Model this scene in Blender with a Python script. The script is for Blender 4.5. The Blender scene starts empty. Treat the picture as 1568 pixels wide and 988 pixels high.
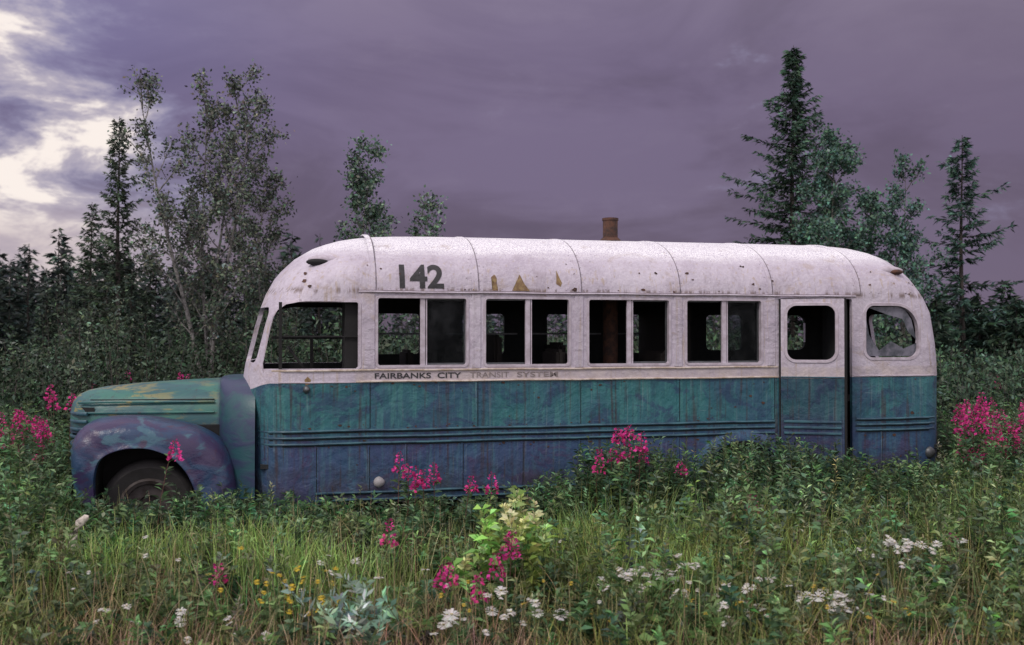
import bpy, bmesh, math, random
import numpy as np
from mathutils import Vector, Matrix
R=np.random.default_rng(7); random.seed(5)
sc=bpy.context.scene
# ------------------------------------------------------------------ helpers
class NT:
    def __init__(s,tree): s.t=tree; s.n=tree.nodes; s.l=tree.links
    def new(s,ty,**k):
        n=s.n.new(ty)
        for a,b in k.items(): setattr(n,a,b)
        return n
    def put(s,sock,v):
        if isinstance(v,bpy.types.NodeSocket): s.l.new(v,sock)
        elif v is not None:
            if isinstance(v,(tuple,list)) and len(v)==3 and sock.type=='RGBA': v=(*v,1)
            sock.default_value=v
    def math(s,op,a,b=None,c=None,clamp=False):
        n=s.new('ShaderNodeMath',operation=op,use_clamp=clamp)
        s.put(n.inputs[0],a); s.put(n.inputs[1],b)
        if c is not None: s.put(n.inputs[2],c)
        return n.outputs[0]
    def mix(s,f,a,b,mode='MIX'):
        n=s.new('ShaderNodeMix',data_type='RGBA',blend_type=mode)
        s.put(n.inputs[0],f); s.put(n.inputs[6],a); s.put(n.inputs[7],b)
        return n.outputs[2]
    def noise(s,vec,scale,detail=4,rough=.55,dist=0):
        n=s.new('ShaderNodeTexNoise'); s.put(n.inputs['Vector'],vec)
        n.inputs['Scale'].default_value=scale; n.inputs['Detail'].default_value=detail
        n.inputs['Roughness'].default_value=rough; n.inputs['Distortion'].default_value=dist
        return n.outputs['Fac']
    def ms(s,v,a,b,c=0,d=1):
        n=s.new('ShaderNodeMapRange',interpolation_type='SMOOTHSTEP')
        s.put(n.inputs[0],v)
        for i,q in enumerate((a,b,c,d)): s.put(n.inputs[i+1],q)
        return n.outputs[0]
    def mapping(s,vec,scale=(1,1,1),loc=(0,0,0)):
        n=s.new('ShaderNodeMapping'); s.put(n.inputs[0],vec)
        n.inputs['Scale'].default_value=scale; n.inputs['Location'].default_value=loc
        return n.outputs[0]
def newmat(name):
    m=bpy.data.materials.new(name); m.use_nodes=True
    t=NT(m.node_tree); b=m.node_tree.nodes['Principled BSDF']
    return m,t,b
def setbump(t,b,h,strength,dist=.01):
    n=t.new('ShaderNodeBump'); n.inputs['Strength'].default_value=strength; n.inputs['Distance'].default_value=dist
    t.put(n.inputs['Height'],h); t.l.new(n.outputs[0],b.inputs['Normal'])
def simple(name,col,rough=.6,metal=0,var=.3,scale=12,col2=None):
    m,t,b=newmat(name); tc=t.new('ShaderNodeTexCoord').outputs['Object']
    f=t.noise(tc,scale,6,.65)
    c2=col2 or tuple(c*(1-var) for c in col)
    t.put(b.inputs['Base Color'],t.mix(t.ms(f,.35,.65),col,c2))
    b.inputs['Roughness'].default_value=rough; b.inputs['Metallic'].default_value=metal
    setbump(t,b,f,.25)
    return m
# ------------------------------------------------------------------ bus paint
def body_paint(name,shade=1.0):
    m,t,b=newmat(name)
    tc=t.new('ShaderNodeTexCoord').outputs['Object']
    sx=t.new('ShaderNodeSeparateXYZ'); t.l.new(tc,sx.inputs[0]); X,Y,Z=sx.outputs
    big=t.noise(tc,1.3,5,.6,.4); mid=t.noise(tc,5,6,.65,.3); fine=t.noise(tc,45,5,.7)
    strk=t.noise(t.mapping(tc,(9,9,.7)),1.6,5,.65)
    hz=t.noise(t.mapping(tc,(.8,.8,7)),2,4,.6)
    spot=t.noise(t.mapping(tc,(1,1,.6),(4,2,1)),9,6,.7)
    blot=t.noise(t.mapping(tc,(1,1,1.4),(7,2,5)),2.6,6,.7,.8)
    # white
    w=t.mix(t.ms(big,.3,.7),(.57,.525,.61),(.44,.39,.475))
    w=t.mix(t.math('MULTIPLY',t.ms(strk,.5,.75),.50),w,(.28,.235,.27))
    w=t.mix(t.math('MULTIPLY',t.ms(fine,.45,.62),.30),w,(.68,.66,.72))
    w=t.mix(t.math('MULTIPLY',t.ms(mid,.56,.70),.50),w,(.36,.31,.36))
    topm=t.ms(t.math('ADD',Z,t.math('MULTIPLY',t.math('SUBTRACT',hz,.5),.2)),2.68,2.84)
    grain=t.noise(tc,75,3,.85)
    w=t.mix(topm,w,t.mix(t.ms(grain,.40,.56),(.46,.42,.53),(.95,.95,.97)))  # grainy roof white, painted brighter towards the crown for light from overhead
    w=t.mix(t.math('MULTIPLY',t.ms(blot,.56,.68),.50),w,(.40,.32,.28))
    rustm=t.math('MULTIPLY',t.ms(spot,.655,.70),t.ms(mid,.47,.6))
    rustc=t.mix(fine,(.14,.08,.05),(.36,.26,.14))
    w=t.mix(rustm,w,rustc)
    near=t.math('SUBTRACT',1,t.ms(t.math('ABSOLUTE',t.math('SUBTRACT',Z,2.375)),.0,.05))
    w=t.mix(t.math('MULTIPLY',t.math('MULTIPLY',near,t.ms(strk,.48,.58)),.75),w,(.13,.085,.06))
    runs=t.noise(t.mapping(tc,(14,14,.5),(3,1,2)),1.8,4,.6)
    weep=t.math('MULTIPLY',t.ms(runs,.54,.68),t.math('SUBTRACT',1,t.ms(Z,1.5,1.66)))
    ywe=t.math('MULTIPLY',t.ms(runs,.56,.68),t.ms(Z,2.9,2.5)); w=t.mix(t.math('MULTIPLY',ywe,.5),w,(.40,.30,.17))
    # teal upper
    te=t.mix(t.ms(big,.35,.65),(.032,.150,.168),(.028,.090,.145))
    te=t.mix(t.math('MULTIPLY',t.ms(strk,.50,.62),.55),te,(.060,.210,.205))
    te=t.mix(t.math('MULTIPLY',t.ms(mid,.54,.66),.65),te,(.020,.056,.092))
    te=t.mix(t.math('MULTIPLY',t.ms(blot,.50,.60),.75),te,(.026,.055,.120))
    # blue lower
    bl=t.mix(t.ms(big,.35,.65),(.032,.085,.165),(.046,.062,.155))
    bl=t.mix(t.math('MULTIPLY',t.ms(strk,.5,.62),.5),bl,(.055,.15,.205))
    bl=t.mix(t.math('MULTIPLY',t.ms(mid,.52,.66),.7),bl,(.020,.036,.08))
    bl=t.mix(t.math('MULTIPLY',t.ms(blot,.51,.61),.7),bl,(.055,.044,.112))
    lowm=t.ms(t.math('ADD',Z,t.math('MULTIPLY',t.math('SUBTRACT',hz,.5),.25)),1.12,.88)
    pa=t.mix(lowm,te,bl)
    scr=t.noise(t.mapping(tc,(.7,1,9),(1,3,7)),6,6,.75,.6)
    pa=t.mix(t.math('MULTIPLY',t.ms(scr,.61,.70),.45),pa,(.21,.29,.32))
    vs=t.noise(t.mapping(tc,(22,22,.6),(9,3,7)),1.5,5,.7)
    pa=t.mix(t.math('MULTIPLY',t.ms(vs,.58,.67),.40),pa,(.17,.25,.26))
    pa=t.mix(t.math('MULTIPLY',t.ms(fine,.55,.72),.25),pa,(.13,.22,.24))
    pa=t.mix(t.math('MULTIPLY',weep,.65),pa,(.048,.030,.032))
    pa=t.mix(t.math('MULTIPLY',rustm,.85),pa,(.10,.05,.03))
    dirt=t.ms(Z,.85,.38); pa=t.mix(t.math('MULTIPLY',t.math('MULTIPLY',dirt,t.ms(mid,.3,.65)),.6),pa,(.055,.045,.045))
    bandm=t.math('MULTIPLY',t.ms(Z,1.60,1.625,1,0),t.ms(X,-1.56,-1.50)); w=t.mix(t.math('MULTIPLY',bandm,.55),w,t.mix(t.ms(mid,.35,.65),(.52,.45,.40),(.40,.35,.38)))
    zb=t.ms(X,-2.30,-2.62,1.497,1.40)
    ed=t.math('ADD',zb,t.math('MULTIPLY',t.math('SUBTRACT',mid,.5),.012))
    msk=t.math('GREATER_THAN',Z,ed)
    if shade<1: pa=t.mix(1,pa,(shade,shade*.9,shade),'MULTIPLY')  # shade multiplied into the lower colours
    c=t.mix(msk,pa,w)
    t.put(b.inputs['Base Color'],c)
    t.put(b.inputs['Roughness'],t.ms(mid,.3,.7,.38,.72))
    b.inputs['Specular IOR Level'].default_value=.4
    h=t.math('ADD',t.math('ADD',t.math('MULTIPLY',big,1.5),t.math('MULTIPLY',mid,.35)),t.math('MULTIPLY',fine,.06))
    setbump(t,b,h,.8,.055)
    return m
M_body=body_paint('bus_paint'); M_door=body_paint('door_paint_shaded',.65)  # door copy: lower paint darkened because the panel faces away from the light
M_in=simple('interior_paint',(.022,.025,.027),.9)
M_white=simple('white_trim',(.56,.51,.59),.6,var=.3,scale=9,col2=(.40,.35,.40))
M_cream=simple('cream_trim',(.62,.55,.50),.6,var=.35,scale=11,col2=(.38,.30,.23))
M_rust=simple('rust',(.10,.045,.028),.85,var=.5,scale=14,col2=(.035,.022,.018))
M_bare=simple('flaked_primer',(.30,.215,.10),.8,scale=25,col2=(.18,.11,.06))
M_black=simple('black_rubber',(.010,.010,.011),.8)
M_ink=simple('dark_lettering',(.04,.04,.045),.7,var=.4,scale=30)
M_ink2=simple('faded_lettering',(.27,.23,.23),.7,var=.3,scale=30)
M_seam=simple('dark_seam',(.27,.235,.27),.8,var=.5,scale=20)  # dark tone for roof rib seams and the drip rail gap
M_rail=simple('rail_paint',(.050,.14,.175),.4,scale=7,col2=(.028,.06,.10))
M_hub=simple('hub_metal',(.07,.06,.06),.7,scale=10,col2=(.03,.022,.02))
M_pale=simple('pale_metal',(.34,.33,.34),.6,scale=10)
M_seat=simple('seat_vinyl',(.02,.016,.014),.7)
M_red=simple('tail_lens',(.22,.05,.03),.35)
M_metal=simple('dull_metal',(.14,.15,.16),.45,.6)
def fender_paint():
    m,t,b=newmat('fender_paint'); tc=t.new('ShaderNodeTexCoord').outputs['Object']
    big=t.noise(t.mapping(tc,(1,1,1.6)),3.0,5,.6,.8); mid=t.noise(tc,8,6,.7); st=t.noise(t.mapping(tc,(1,1,2.4)),3,5,.6,.7)
    c=t.mix(t.ms(big,.42,.6),(.040,.028,.082),(.026,.058,.125))
    c=t.mix(t.math('MULTIPLY',t.ms(st,.54,.62),.7),c,(.060,.155,.20))
    c=t.mix(t.math('MULTIPLY',t.ms(mid,.56,.68),.7),c,(.065,.028,.055))
    t.put(b.inputs['Base Color'],c); b.inputs['Roughness'].default_value=.30; setbump(t,b,t.math('ADD',mid,big),.4,.025)
    return m
M_fender=fender_paint()
def hood_paint():
    m,t,b=newmat('hood_paint'); tc=t.new('ShaderNodeTexCoord').outputs['Object']
    big=t.noise(t.mapping(tc,(.9,1,2.2)),3,5,.6,.6); mid=t.noise(t.mapping(tc,(.7,1,2.6),(5,1,3)),4.2,6,.65,.5)
    sx=t.new('ShaderNodeSeparateXYZ'); t.l.new(tc,sx.inputs[0])
    c=t.mix(t.ms(big,.4,.6),(.042,.165,.135),(.030,.110,.120))
    c=t.mix(t.math('MULTIPLY',t.ms(mid,.52,.62),t.ms(sx.outputs[0],-2.9,-3.9,.4,.9)),c,(.26,.225,.075))
    c=t.mix(t.math('MULTIPLY',t.ms(t.noise(tc,14,5,.7),.56,.68),.6),c,(.05,.04,.04))
    c=t.mix(t.ms(sx.outputs[2],1.16,1.0),c,(.030,.060,.10))
    cow=t.mix(t.ms(big,.4,.6),(.024,.082,.10),(.034,.046,.10)); c=t.mix(t.ms(sx.outputs[0],-2.83,-2.78),c,cow)
    t.put(b.inputs['Base Color'],c); b.inputs['Roughness'].default_value=.4; setbump(t,b,big,.35,.02)
    return m
M_hood=hood_paint()
def glass_mat():
    m,t,b=newmat('dirty_glass'); tc=t.new('ShaderNodeTexCoord').outputs['Object']
    out=m.node_tree.nodes['Material Output']
    tr=t.new('ShaderNodeBsdfTransparent'); tr.inputs[0].default_value=(.5,.55,.56,1)
    b.inputs['Base Color'].default_value=(.03,.034,.038,1); b.inputs['Roughness'].default_value=.12
    mx=t.new('ShaderNodeMixShader'); f=t.ms(t.noise(tc,6,5,.6),.35,.8,.08,.35)
    t.put(mx.inputs[0],f); t.l.new(tr.outputs[0],mx.inputs[1]); t.l.new(b.outputs[0],mx.inputs[2]); t.l.new(mx.outputs[0],out.inputs[0])
    return m
M_glass=glass_mat()
# ------------------------------------------------------------------ bus body form (local: x along bus, y depth, z up)
SFz=[.35,1.40,1.66,2.03,2.31,2.55,2.72,2.84,2.92,2.97,2.99,3.0]; SFs=[-2.60,-2.60,-2.56,-2.47,-2.39,-2.26,-2.09,-1.90,-1.69,-1.44,-1.20,-1.0]
SRz=[.35,1.6,1.9,2.3,2.62,2.79,2.88,2.96,2.99,3.0]; SRs=[5.10,5.11,5.08,5.0,4.86,4.74,4.62,4.40,4.2,4.0]
ZS,ZT,HW=2.36,3.0,1.15
def hw(z,off=0):
    if z<=ZS: 
        return HW-off-(.03*max(0,(.6-z)/.25) if z<.6 else 0)
    q=min((z-ZS)/(ZT-ZS),.9995)
    return max(.03,HW*(1-q**2.15)**(1/2.15)-off)
def caps(z):
    k=min(1,max(0,(z-2.2)/.8)); return .50+.55*k, .55+.45*k, 2.6-.45*k
def body_t(s,z):
    af,ar,n=caps(z); sf=np.interp(z,SFz,SFs); sr=np.interp(z,SRz,SRs)
    q=0
    if s<sf+af: q=(sf+af-s)/af
    elif s>sr-ar: q=(s-(sr-ar))/ar
    q=min(max(q,0),.999)
    return HW-hw(z)*(1-q**n)**(1/n)
def ring(z,off):
    af,ar,n=caps(z); sf=np.interp(z,SFz,SFs)+off; sr=np.interp(z,SRz,SRs)-off; h=hw(z,off)
    pts=[]
    K=12;Mm=26
    for i in range(K):
        a=math.pi/2*(1-i/K); pts.append((sf+af-af*math.sin(a)**(2/n),HW-h*max(0,math.cos(a))**(2/n)))
    for i in range(Mm+1): pts.append((sf+af+(sr-ar-sf-af)*i/Mm,HW-h))
    for i in range(1,K+1):
        a=math.pi/2*i/K; pts.append((sr-ar+ar*math.sin(a)**(2/n),HW-h*max(0,math.cos(a))**(2/n)))
    far=[(s,2*HW-t) for s,t in pts[1:-1]][::-1]
    return pts+far,len(pts)
def mesh_obj(name,bm,mats,smooth=None,parent=None):
    me=bpy.data.meshes.new(name); bm.to_mesh(me); bm.free()
    for m in mats: me.materials.append(m)
    if smooth is not None:
        me.polygons.foreach_set('use_smooth',[True]*len(me.polygons)); me.set_sharp_from_angle(angle=math.radians(smooth))
    o=bpy.data.objects.new(name,me); sc.collection.objects.link(o)
    if parent: o.parent=parent
    return o
def make_body():
    bm=bmesh.new(); zl=[.35,.6,.8,1.0,1.2,1.40,1.53,1.66,1.85,2.03,2.2,2.36]
    zl+= [ZS+(ZT-ZS)*math.sin(math.radians(a)) for a in (7,14,21,28,35,42,49,56,63,69,75,80,84.5,88)]
    shells=[]
    for off,mi in ((0,0),(.045,1)):
        rows=[]
        for z in zl:
            zz=z if z<=ZS else ZS+(z-ZS)*((ZT-off-ZS)/(ZT-ZS))
            p,nh=ring(z,off)
            rows.append([bm.verts.new((s,t,zz)) for s,t in p])
        N=len(rows[0])
        for a,b_ in zip(rows[:-1],rows[1:]):
            for j in range(N):
                f=bm.faces.new((a[j],a[(j+1)%N],b_[(j+1)%N],b_[j]) if off==0 else (b_[j],b_[(j+1)%N],a[(j+1)%N],a[j])); f.material_index=mi
        top=rows[-1]
        for j in range(nh-1):
            a0=top[j];a1=top[j+1]; b0=top[(N-j)%N] ; b1=top[(N-j-1)%N]
            vs=[]
            for v in (a0,a1,b1,b0):
                if v not in vs: vs.append(v)
            if len(vs)>=3:
                f=bm.faces.new(vs if off==0 else vs[::-1]); f.material_index=mi
        shells.append(rows[0])
    o,i=shells;N=len(o)
    for j in range(N): bm.faces.new((o[(j+1)%N],o[j],i[j],i[(j+1)%N]))
    bmesh.ops.recalc_face_normals(bm,faces=bm.faces)
    return mesh_obj('body_shell',bm,[M_body,M_in])
def rpoly(s0,s1,z0,z1,r,rs=None,n=6):
    rs=rs or (r,r,r,r); out=[]
    for (cx,cz,a0,rr) in ((s0,z0,180,rs[0]),(s1,z0,270,rs[1]),(s1,z1,0,rs[2]),(s0,z1,90,rs[3])):
        ox=cx+(rr if cx==s0 else -rr); oz=cz+(rr if cz==z0 else -rr)
        for k in range(n+1):
            a=math.radians(a0+90*k/n); out.append((ox+rr*math.cos(a),oz+rr*math.sin(a)))
    return out
def prism(bm,pts,t0,t1,axis='t'):
    def P(a,b,t): return (a,t,b) if axis=='t' else (t,a,b)
    A=[bm.verts.new(P(a,b,t0)) for a,b in pts]; B=[bm.verts.new(P(a,b,t1)) for a,b in pts]
    n=len(pts)
    bm.faces.new(A); bm.faces.new(B[::-1])
    for j in range(n): bm.faces.new((A[(j+1)%n],A[j],B[j],B[(j+1)%n]))
def cut(o,build):
    bm=bmesh.new(); build(bm); bmesh.ops.recalc_face_normals(bm,faces=bm.faces)
    c=mesh_obj('cutter',bm,[M_body])
    m=o.modifiers.new('b','BOOLEAN'); m.operation='DIFFERENCE'; m.solver='EXACT'; m.object=c
    dg=bpy.context.evaluated_depsgraph_get(); me=bpy.data.meshes.new_from_object(o.evaluated_get(dg))
    o.modifiers.clear(); o.data=me; bpy.data.objects.remove(c)
def finish(o,ang=28):
    me=o.data; me.polygons.foreach_set('use_smooth',[True]*len(me.polygons)); me.set_sharp_from_angle(angle=math.radians(ang))
bus=bpy.data.objects.new('abandoned_bus',None); sc.collection.objects.link(bus)
bus.location=(0,9.8,0); bus.rotation_euler=(0,0,math.radians(13.6))
def drv():
    return [(-2.375,1.625),(-1.52,1.625),(-1.495,1.65),(-1.495,2.25),(-1.515,2.268),(-2.05,2.268),(-2.17,2.245),(-2.25,2.19),(-2.29,2.12),(-2.33,1.95),(-2.385,1.68)]
wins=[(-1.32,-.451),(-.269,.59),(.789,1.658),(1.845,2.69)]
wpolys=[rpoly(a,b,1.655,2.31,.03) for a,b in wins]
farw=[rpoly(a+.20,b-.14,1.72,2.20,.04) for a,b in wins]
rearp=rpoly(3.915,4.57,1.70,2.27,.1,(.09,.12,.28,.10),8)
body=make_body()
def c1(bm):
    for p in wpolys+[drv(),rearp]: prism(bm,p,-.3,.5)
    for p in farw+[drv(),rpoly(3.1,3.6,1.75,2.2,.06),rpoly(4.0,4.5,1.75,2.2,.1)]: prism(bm,p,1.8,2.7)
    prism(bm,rpoly(2.90,3.755,.50,2.335,.02),-.3,.4)
cut(body,c1)
def c2(bm):
    prism(bm,rpoly(.30,1.09,1.68,2.22,.08),-3.2,-2.15,'s'); prism(bm,rpoly(1.21,2.0,1.68,2.22,.08),-3.2,-2.15,'s')
    prism(bm,rpoly(.75,1.55,1.65,2.2,.1),4.5,5.6,'s')
    c=[(2.47+.42*math.cos(a),.42+.43*math.sin(a)) for a in np.linspace(0,2*math.pi,33)[:-1]]
    prism(bm,c,-.3,.35)
cut(body,c2)
for p in body.data.polygons:
    if p.center.y>2.2 and abs(p.normal.y)<.5 and 1.6<p.center.z<2.3 and p.center.x<4.5 and p.center.x>-2.0: p.material_index=1
finish(body,25); body.parent=bus
def strip(name,s0,s1,z0,z1,off,mat,n=None):
    bm=bmesh.new(); n=n or max(2,int((s1-s0)/.12)); rows=[]
    prof=[(z0,-.004),(z0+(z1-z0)*.15,off*.8),((z0+z1)/2,off),(z1-(z1-z0)*.15,off*.8),(z1,-.004)]
    for i in range(n+1):
        s=s0+(s1-s0)*i/n; e=0.3 if i in (0,n) else 1
        rows.append([bm.verts.new((s,body_t(s,z)-o*(e if o>0 else 1),z+.002*math.sin(s*5+z*9)+.001*math.sin(s*17))) for z,o in prof])
    for a,b_ in zip(rows[:-1],rows[1:]):
        for j in range(4): bm.faces.new((a[j],b_[j],b_[j+1],a[j+1]))
    bm.faces.new(rows[0]); bm.faces.new(rows[-1][::-1])
    bmesh.ops.recalc_face_normals(bm,faces=bm.faces)
    return mesh_obj(name,bm,[mat],35,bus)
M_groove=simple('dark_groove',(.012,.02,.026),.8)  # dark tone for strips under the rails and beside panel seams
for k,z in enumerate((1.045,.985,.925)):
    strip('side_rail_%d'%k,-2.42,2.84,z-.011,z+.013,.024,M_rail); strip('rear_rail_%d'%k,3.80,4.80,z-.011,z+.013,.024,M_rail)
    strip('side_rail_groove_%d'%k,-2.43,2.845,z-.026,z-.010,.003,M_groove); strip('rear_rail_groove_%d'%k,3.79,4.81,z-.026,z-.010,.003,M_groove)
for k,z in enumerate((.455,.385)):
    for nm,a,b_ in (('skirt_rail',-1.9,2.04),('rear_skirt_rail',3.0,4.9)):
        strip(nm+'_%d'%k,a,b_,z-.012,z+.014,.022,M_rail); strip(nm+'_groove_%d'%k,a,b_,z-.026,z-.011,.003,M_groove)
strip('drip_rail',-1.50,3.80,2.350,2.372,.026,M_white)
strip('drip_rail_gap',-1.50,3.80,2.372,2.379,.003,M_seam)
strip('sill_moulding',-2.30,2.88,1.604,1.626,.016,M_cream)
strip('belt_moulding',-1.52,2.88,1.497,1.517,.020,M_cream)
strip('belt_moulding_front',-2.34,-1.54,1.497,1.512,.008,M_white)
strip('belt_moulding_rear',3.77,4.9,1.500,1.516,.012,M_white)
def vseam(name,s,z0,z1,w,off,mat,n=14):
    bm=bmesh.new(); rows=[]
    for i in range(n+1):
        z=z0+(z1-z0)*i/n
        rows.append([bm.verts.new((s+dx,body_t(s,z)-o,z)) for dx,o in ((-w,-.004),(-w*.8,off),(w*.8,off),(w,-.004))])
    for a,b_ in zip(rows[:-1],rows[1:]):
        for j in range(3): bm.faces.new((a[j],a[j+1],b_[j+1],b_[j]))
    bm.faces.new(rows[0][::-1]); bm.faces.new(rows[-1])
    bmesh.ops.recalc_face_normals(bm,faces=bm.faces)
    return mesh_obj(name,bm,[mat],30,bus)
pill=[-1.41,-.36,.69,1.75,2.79,3.83]
def roofrib(name,s,w=.026,h_=.006,mat=M_body):
    bm=bmesh.new(); rows=[]
    for i in range(31):
        a=math.radians(90*i/30*.985); z=ZS+.02+(ZT-ZS-.02)*math.sin(a)
        h=hw(z)
        rows.append([bm.verts.new((s+dx,HW-h-(o*math.cos(a)),z+o*math.sin(a))) for dx,o in ((-w,-.004),(-w*.8,h_),(w*.8,h_),(w,-.004))])
    for a,b_ in zip(rows[:-1],rows[1:]):
        for j in range(3): bm.faces.new((a[j],a[j+1],b_[j+1],b_[j]))
    bmesh.ops.recalc_face_normals(bm,faces=bm.faces)
    return mesh_obj(name,bm,[mat],30,bus)
for i,s in enumerate(pill):
    if i==0: s=-1.36
    roofrib('roof_rib_%d'%i,s); roofrib('roof_seam_b_%d'%i,s+.030,.004,.003,M_seam)
for i,s in enumerate([-1.47,-.36,.69,1.75,2.80]): vseam('pillar_cover_%d'%i,s if i else -1.405,1.63,2.345,.052 if i else .07,.010,M_body,6)
for i,s in enumerate([-1.405,-.36,.69,1.75,2.82]): vseam('panel_seam_%d'%i,s,1.065,1.495,.014,.005,M_body,4); vseam('panel_gap_%d'%i,s+.018,1.065,1.495,.004,.002,M_groove,4)
for i,s in enumerate([-1.9,-1.405,-1.05,-.5,.1,.69,1.25,1.75,3.2,4.1]): vseam('lower_seam_%d'%i,s,.47 if s<3 else .5,.905,.010,.005,M_body,4); vseam('lower_gap_%d'%i,s+.013,.47 if s<3 else .5,.89,.004,.002,M_groove,4)
bm=bmesh.new()
def rivet(s,z,r=.009,o=.0):
    t=body_t(s,z)-o
    c=bm.verts.new((s,t-.006,z)); ring_=[bm.verts.new((s+r*math.cos(a),t+.001,z+r*math.sin(a))) for a in np.linspace(0,2*math.pi,7)[:-1]]
    for j in range(6): bm.faces.new((c,ring_[(j+1)%6],ring_[j]))
for s in np.arange(-2.3,4.7,.11):
    if 2.88<s<3.77: continue
    rivet(s,1.475,.007); rivet(s,1.08,.007); rivet(s,.885,.006)
    if -1.5<s: rivet(s,2.40,.008)
for p in pill[1:]:
    for a in range(4,80,7):
        z=ZS+(ZT-ZS)*math.sin(math.radians(a)); rivet(p-.045,z,.007); rivet(p+.045,z,.007)
for p in [-1.405,-.36,.69,1.75,2.82]:
    for z in np.arange(1.12,1.47,.07): rivet(p-.03,z,.005);rivet(p+.03,z,.005)
    for z in np.arange(1.66,2.33,.11): rivet(p,z,.007,.010)
bmesh.ops.recalc_face_normals(bm,faces=bm.faces)
mesh_obj('rivets',bm,[M_body],60,bus)
def frame(name,pts,w,mat,off=.007,depth=.05):
    bm=bmesh.new(); n=len(pts); rows=[]
    for i,(s,z) in enumerate(pts):
        a=pts[i-1]; b_=pts[(i+1)%n]; dx,dz=b_[0]-a[0],b_[1]-a[1]; L=math.hypot(dx,dz) or 1
        nx,nz=dz/L,-dx/L
        rows.append([bm.verts.new(q) for q in ((s+nx*w,body_t(s+nx*w,z+nz*w)+.003,z+nz*w),(s+nx*w*.8,body_t(s+nx*w,z+nz*w)-off,z+nz*w*.8),(s-nx*.006,body_t(s,z)-off,z-nz*.006),(s-nx*.006,body_t(s,z)+depth,z-nz*.006))])
    for i in range(n):
        a,b_=rows[i],rows[(i+1)%n]
        for j in range(3): bm.faces.new((a[j],b_[j],b_[j+1],a[j+1]))
    bmesh.ops.recalc_face_normals(bm,faces=bm.faces)
    return mesh_obj(name,bm,[mat],30,bus)
frame('driver_window_frame',drv(),.028,M_white); frame('rear_window_frame',rearp,.028,M_white)
for i,p in enumerate(wpolys): frame('window_frame_%d'%i,p,.022,M_white)
def box(bm,x0,x1,y0,y1,z0,z1):
    v=[bm.verts.new(p) for p in ((x0,y0,z0),(x1,y0,z0),(x1,y1,z0),(x0,y1,z0),(x0,y0,z1),(x1,y0,z1),(x1,y1,z1),(x0,y1,z1))]
    for f in ((0,3,2,1),(4,5,6,7),(0,1,5,4),(1,2,6,5),(2,3,7,6),(3,0,4,7)): bm.faces.new([v[i] for i in f])
bm=bmesh.new(); bg=bmesh.new(); bs=bmesh.new()
for i,(a,b_) in enumerate(wins):
    m=(a+b_)/2+.005
    box(bm,m-.026,m+.020,.006,.035,1.652,2.313)
    box(bm,m+.028,m+.040,.012,.03,1.652,2.313)
    for y,(p,q) in ((.048,(a,m)),(.062,(m,b_))):
        if p==a and i in (0,2): continue
        if p==m and i==1: continue
        box(bs,p+.004,p+.018,y,y+.012,1.662,2.305); box(bs,q-.018,q-.004,y,y+.012,1.662,2.305)
        box(bs,p+.018,q-.018,y,y+.012,1.662,1.678); box(bs,p+.018,q-.018,y,y+.012,2.290,2.305)
    if i in (0,3): box(bg,m+.03,b_-.022,.066,.069,1.682,2.288)
    box(bs,a-.01,b_+.01,2.20,2.22,1.95,1.97)
mesh_obj('window_mullions',bm,[M_white],None,bus); mesh_obj('window_sashes',bs,[M_metal],None,bus); mesh_obj('window_glass',bg,[M_glass],None,bus)
bm=bmesh.new()
for pl in ([(3.93,1.72),(4.55,1.72),(4.56,1.86),(4.40,1.80),(4.25,1.88),(4.10,1.78),(3.98,1.95),(3.93,2.2)],[(3.95,2.25),(4.40,2.26),(4.5,2.12),(4.56,1.9),(4.46,1.98),(4.40,2.12),(4.2,2.17)]):
    bm.faces.new([bm.verts.new((s,body_t(s,z)+.03,z)) for s,z in pl])
M_shard=simple('milky_broken_glass',(.17,.17,.215),.2,scale=8,col2=(.05,.06,.075))
mesh_obj('broken_glass',bm,[M_shard],None,bus)
bm=bmesh.new()
box(bm,-2.235,-2.205,.05,.08,1.63,2.26); box(bm,-2.205,-1.5,.055,.07,1.93,1.945); box(bm,-1.93,-1.90,.5,.53,1.3,1.95); box(bm,-2.3,-1.5,2.2,2.22,1.9,1.93)
box(bm,-1.62,-1.50,.08,.5,1.0,2.3)
mesh_obj('driver_window_vent_frame',bm,[M_black],None,bus)
bm=bmesh.new(); box(bm,-2.4,4.9,.06,2.24,.70,.74); mesh_obj('floor',bm,[M_in],None,bus)
bm=bmesh.new(); rows=[]
MT=Matrix.Translation((-2.02,.55,1.66))@Matrix.Rotation(math.radians(55),4,'Y')
for a in np.linspace(0,2*math.pi,25)[:-1]: rows.append([bm.verts.new(MT@Vector(((.21+.014*math.cos(b))*math.cos(a),(.21+.014*math.cos(b))*math.sin(a),.014*math.sin(b)))) for b in np.linspace(0,2*math.pi,7)[:-1]])
for i in range(24):
    for j in range(6): bm.faces.new((rows[i][j],rows[(i+1)%24][j],rows[(i+1)%24][(j+1)%6],rows[i][(j+1)%6]))
mesh_obj('steering_wheel',bm,[M_black],60,bus)
bm=bmesh.new()
def seat(s,t0,t1,z=1.75):
    box(bm,s,s+.09,t0,t1,1.05,z); box(bm,s-.42,s+.02,t0,t1,1.05,1.17)
seat(-1.35,.9,1.5,1.9); seat(.15,1.45,2.15,1.95); seat(-.85,1.5,2.1,1.78); seat(.95,1.6,2.15,1.86); seat(.55,.3,.9,1.80); seat(1.7,.3,.9,1.78)
box(bm,2.15,2.3,.9,2.2,.8,2.3); box(bm,3.9,4.8,.5,2.1,.8,1.2)
bmesh.ops.bevel(bm,geom=bm.edges[:],offset=.03,segments=2,affect='EDGES')
mesh_obj('seats',bm,[M_seat],40,bus)
bm=bmesh.new()
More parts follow.
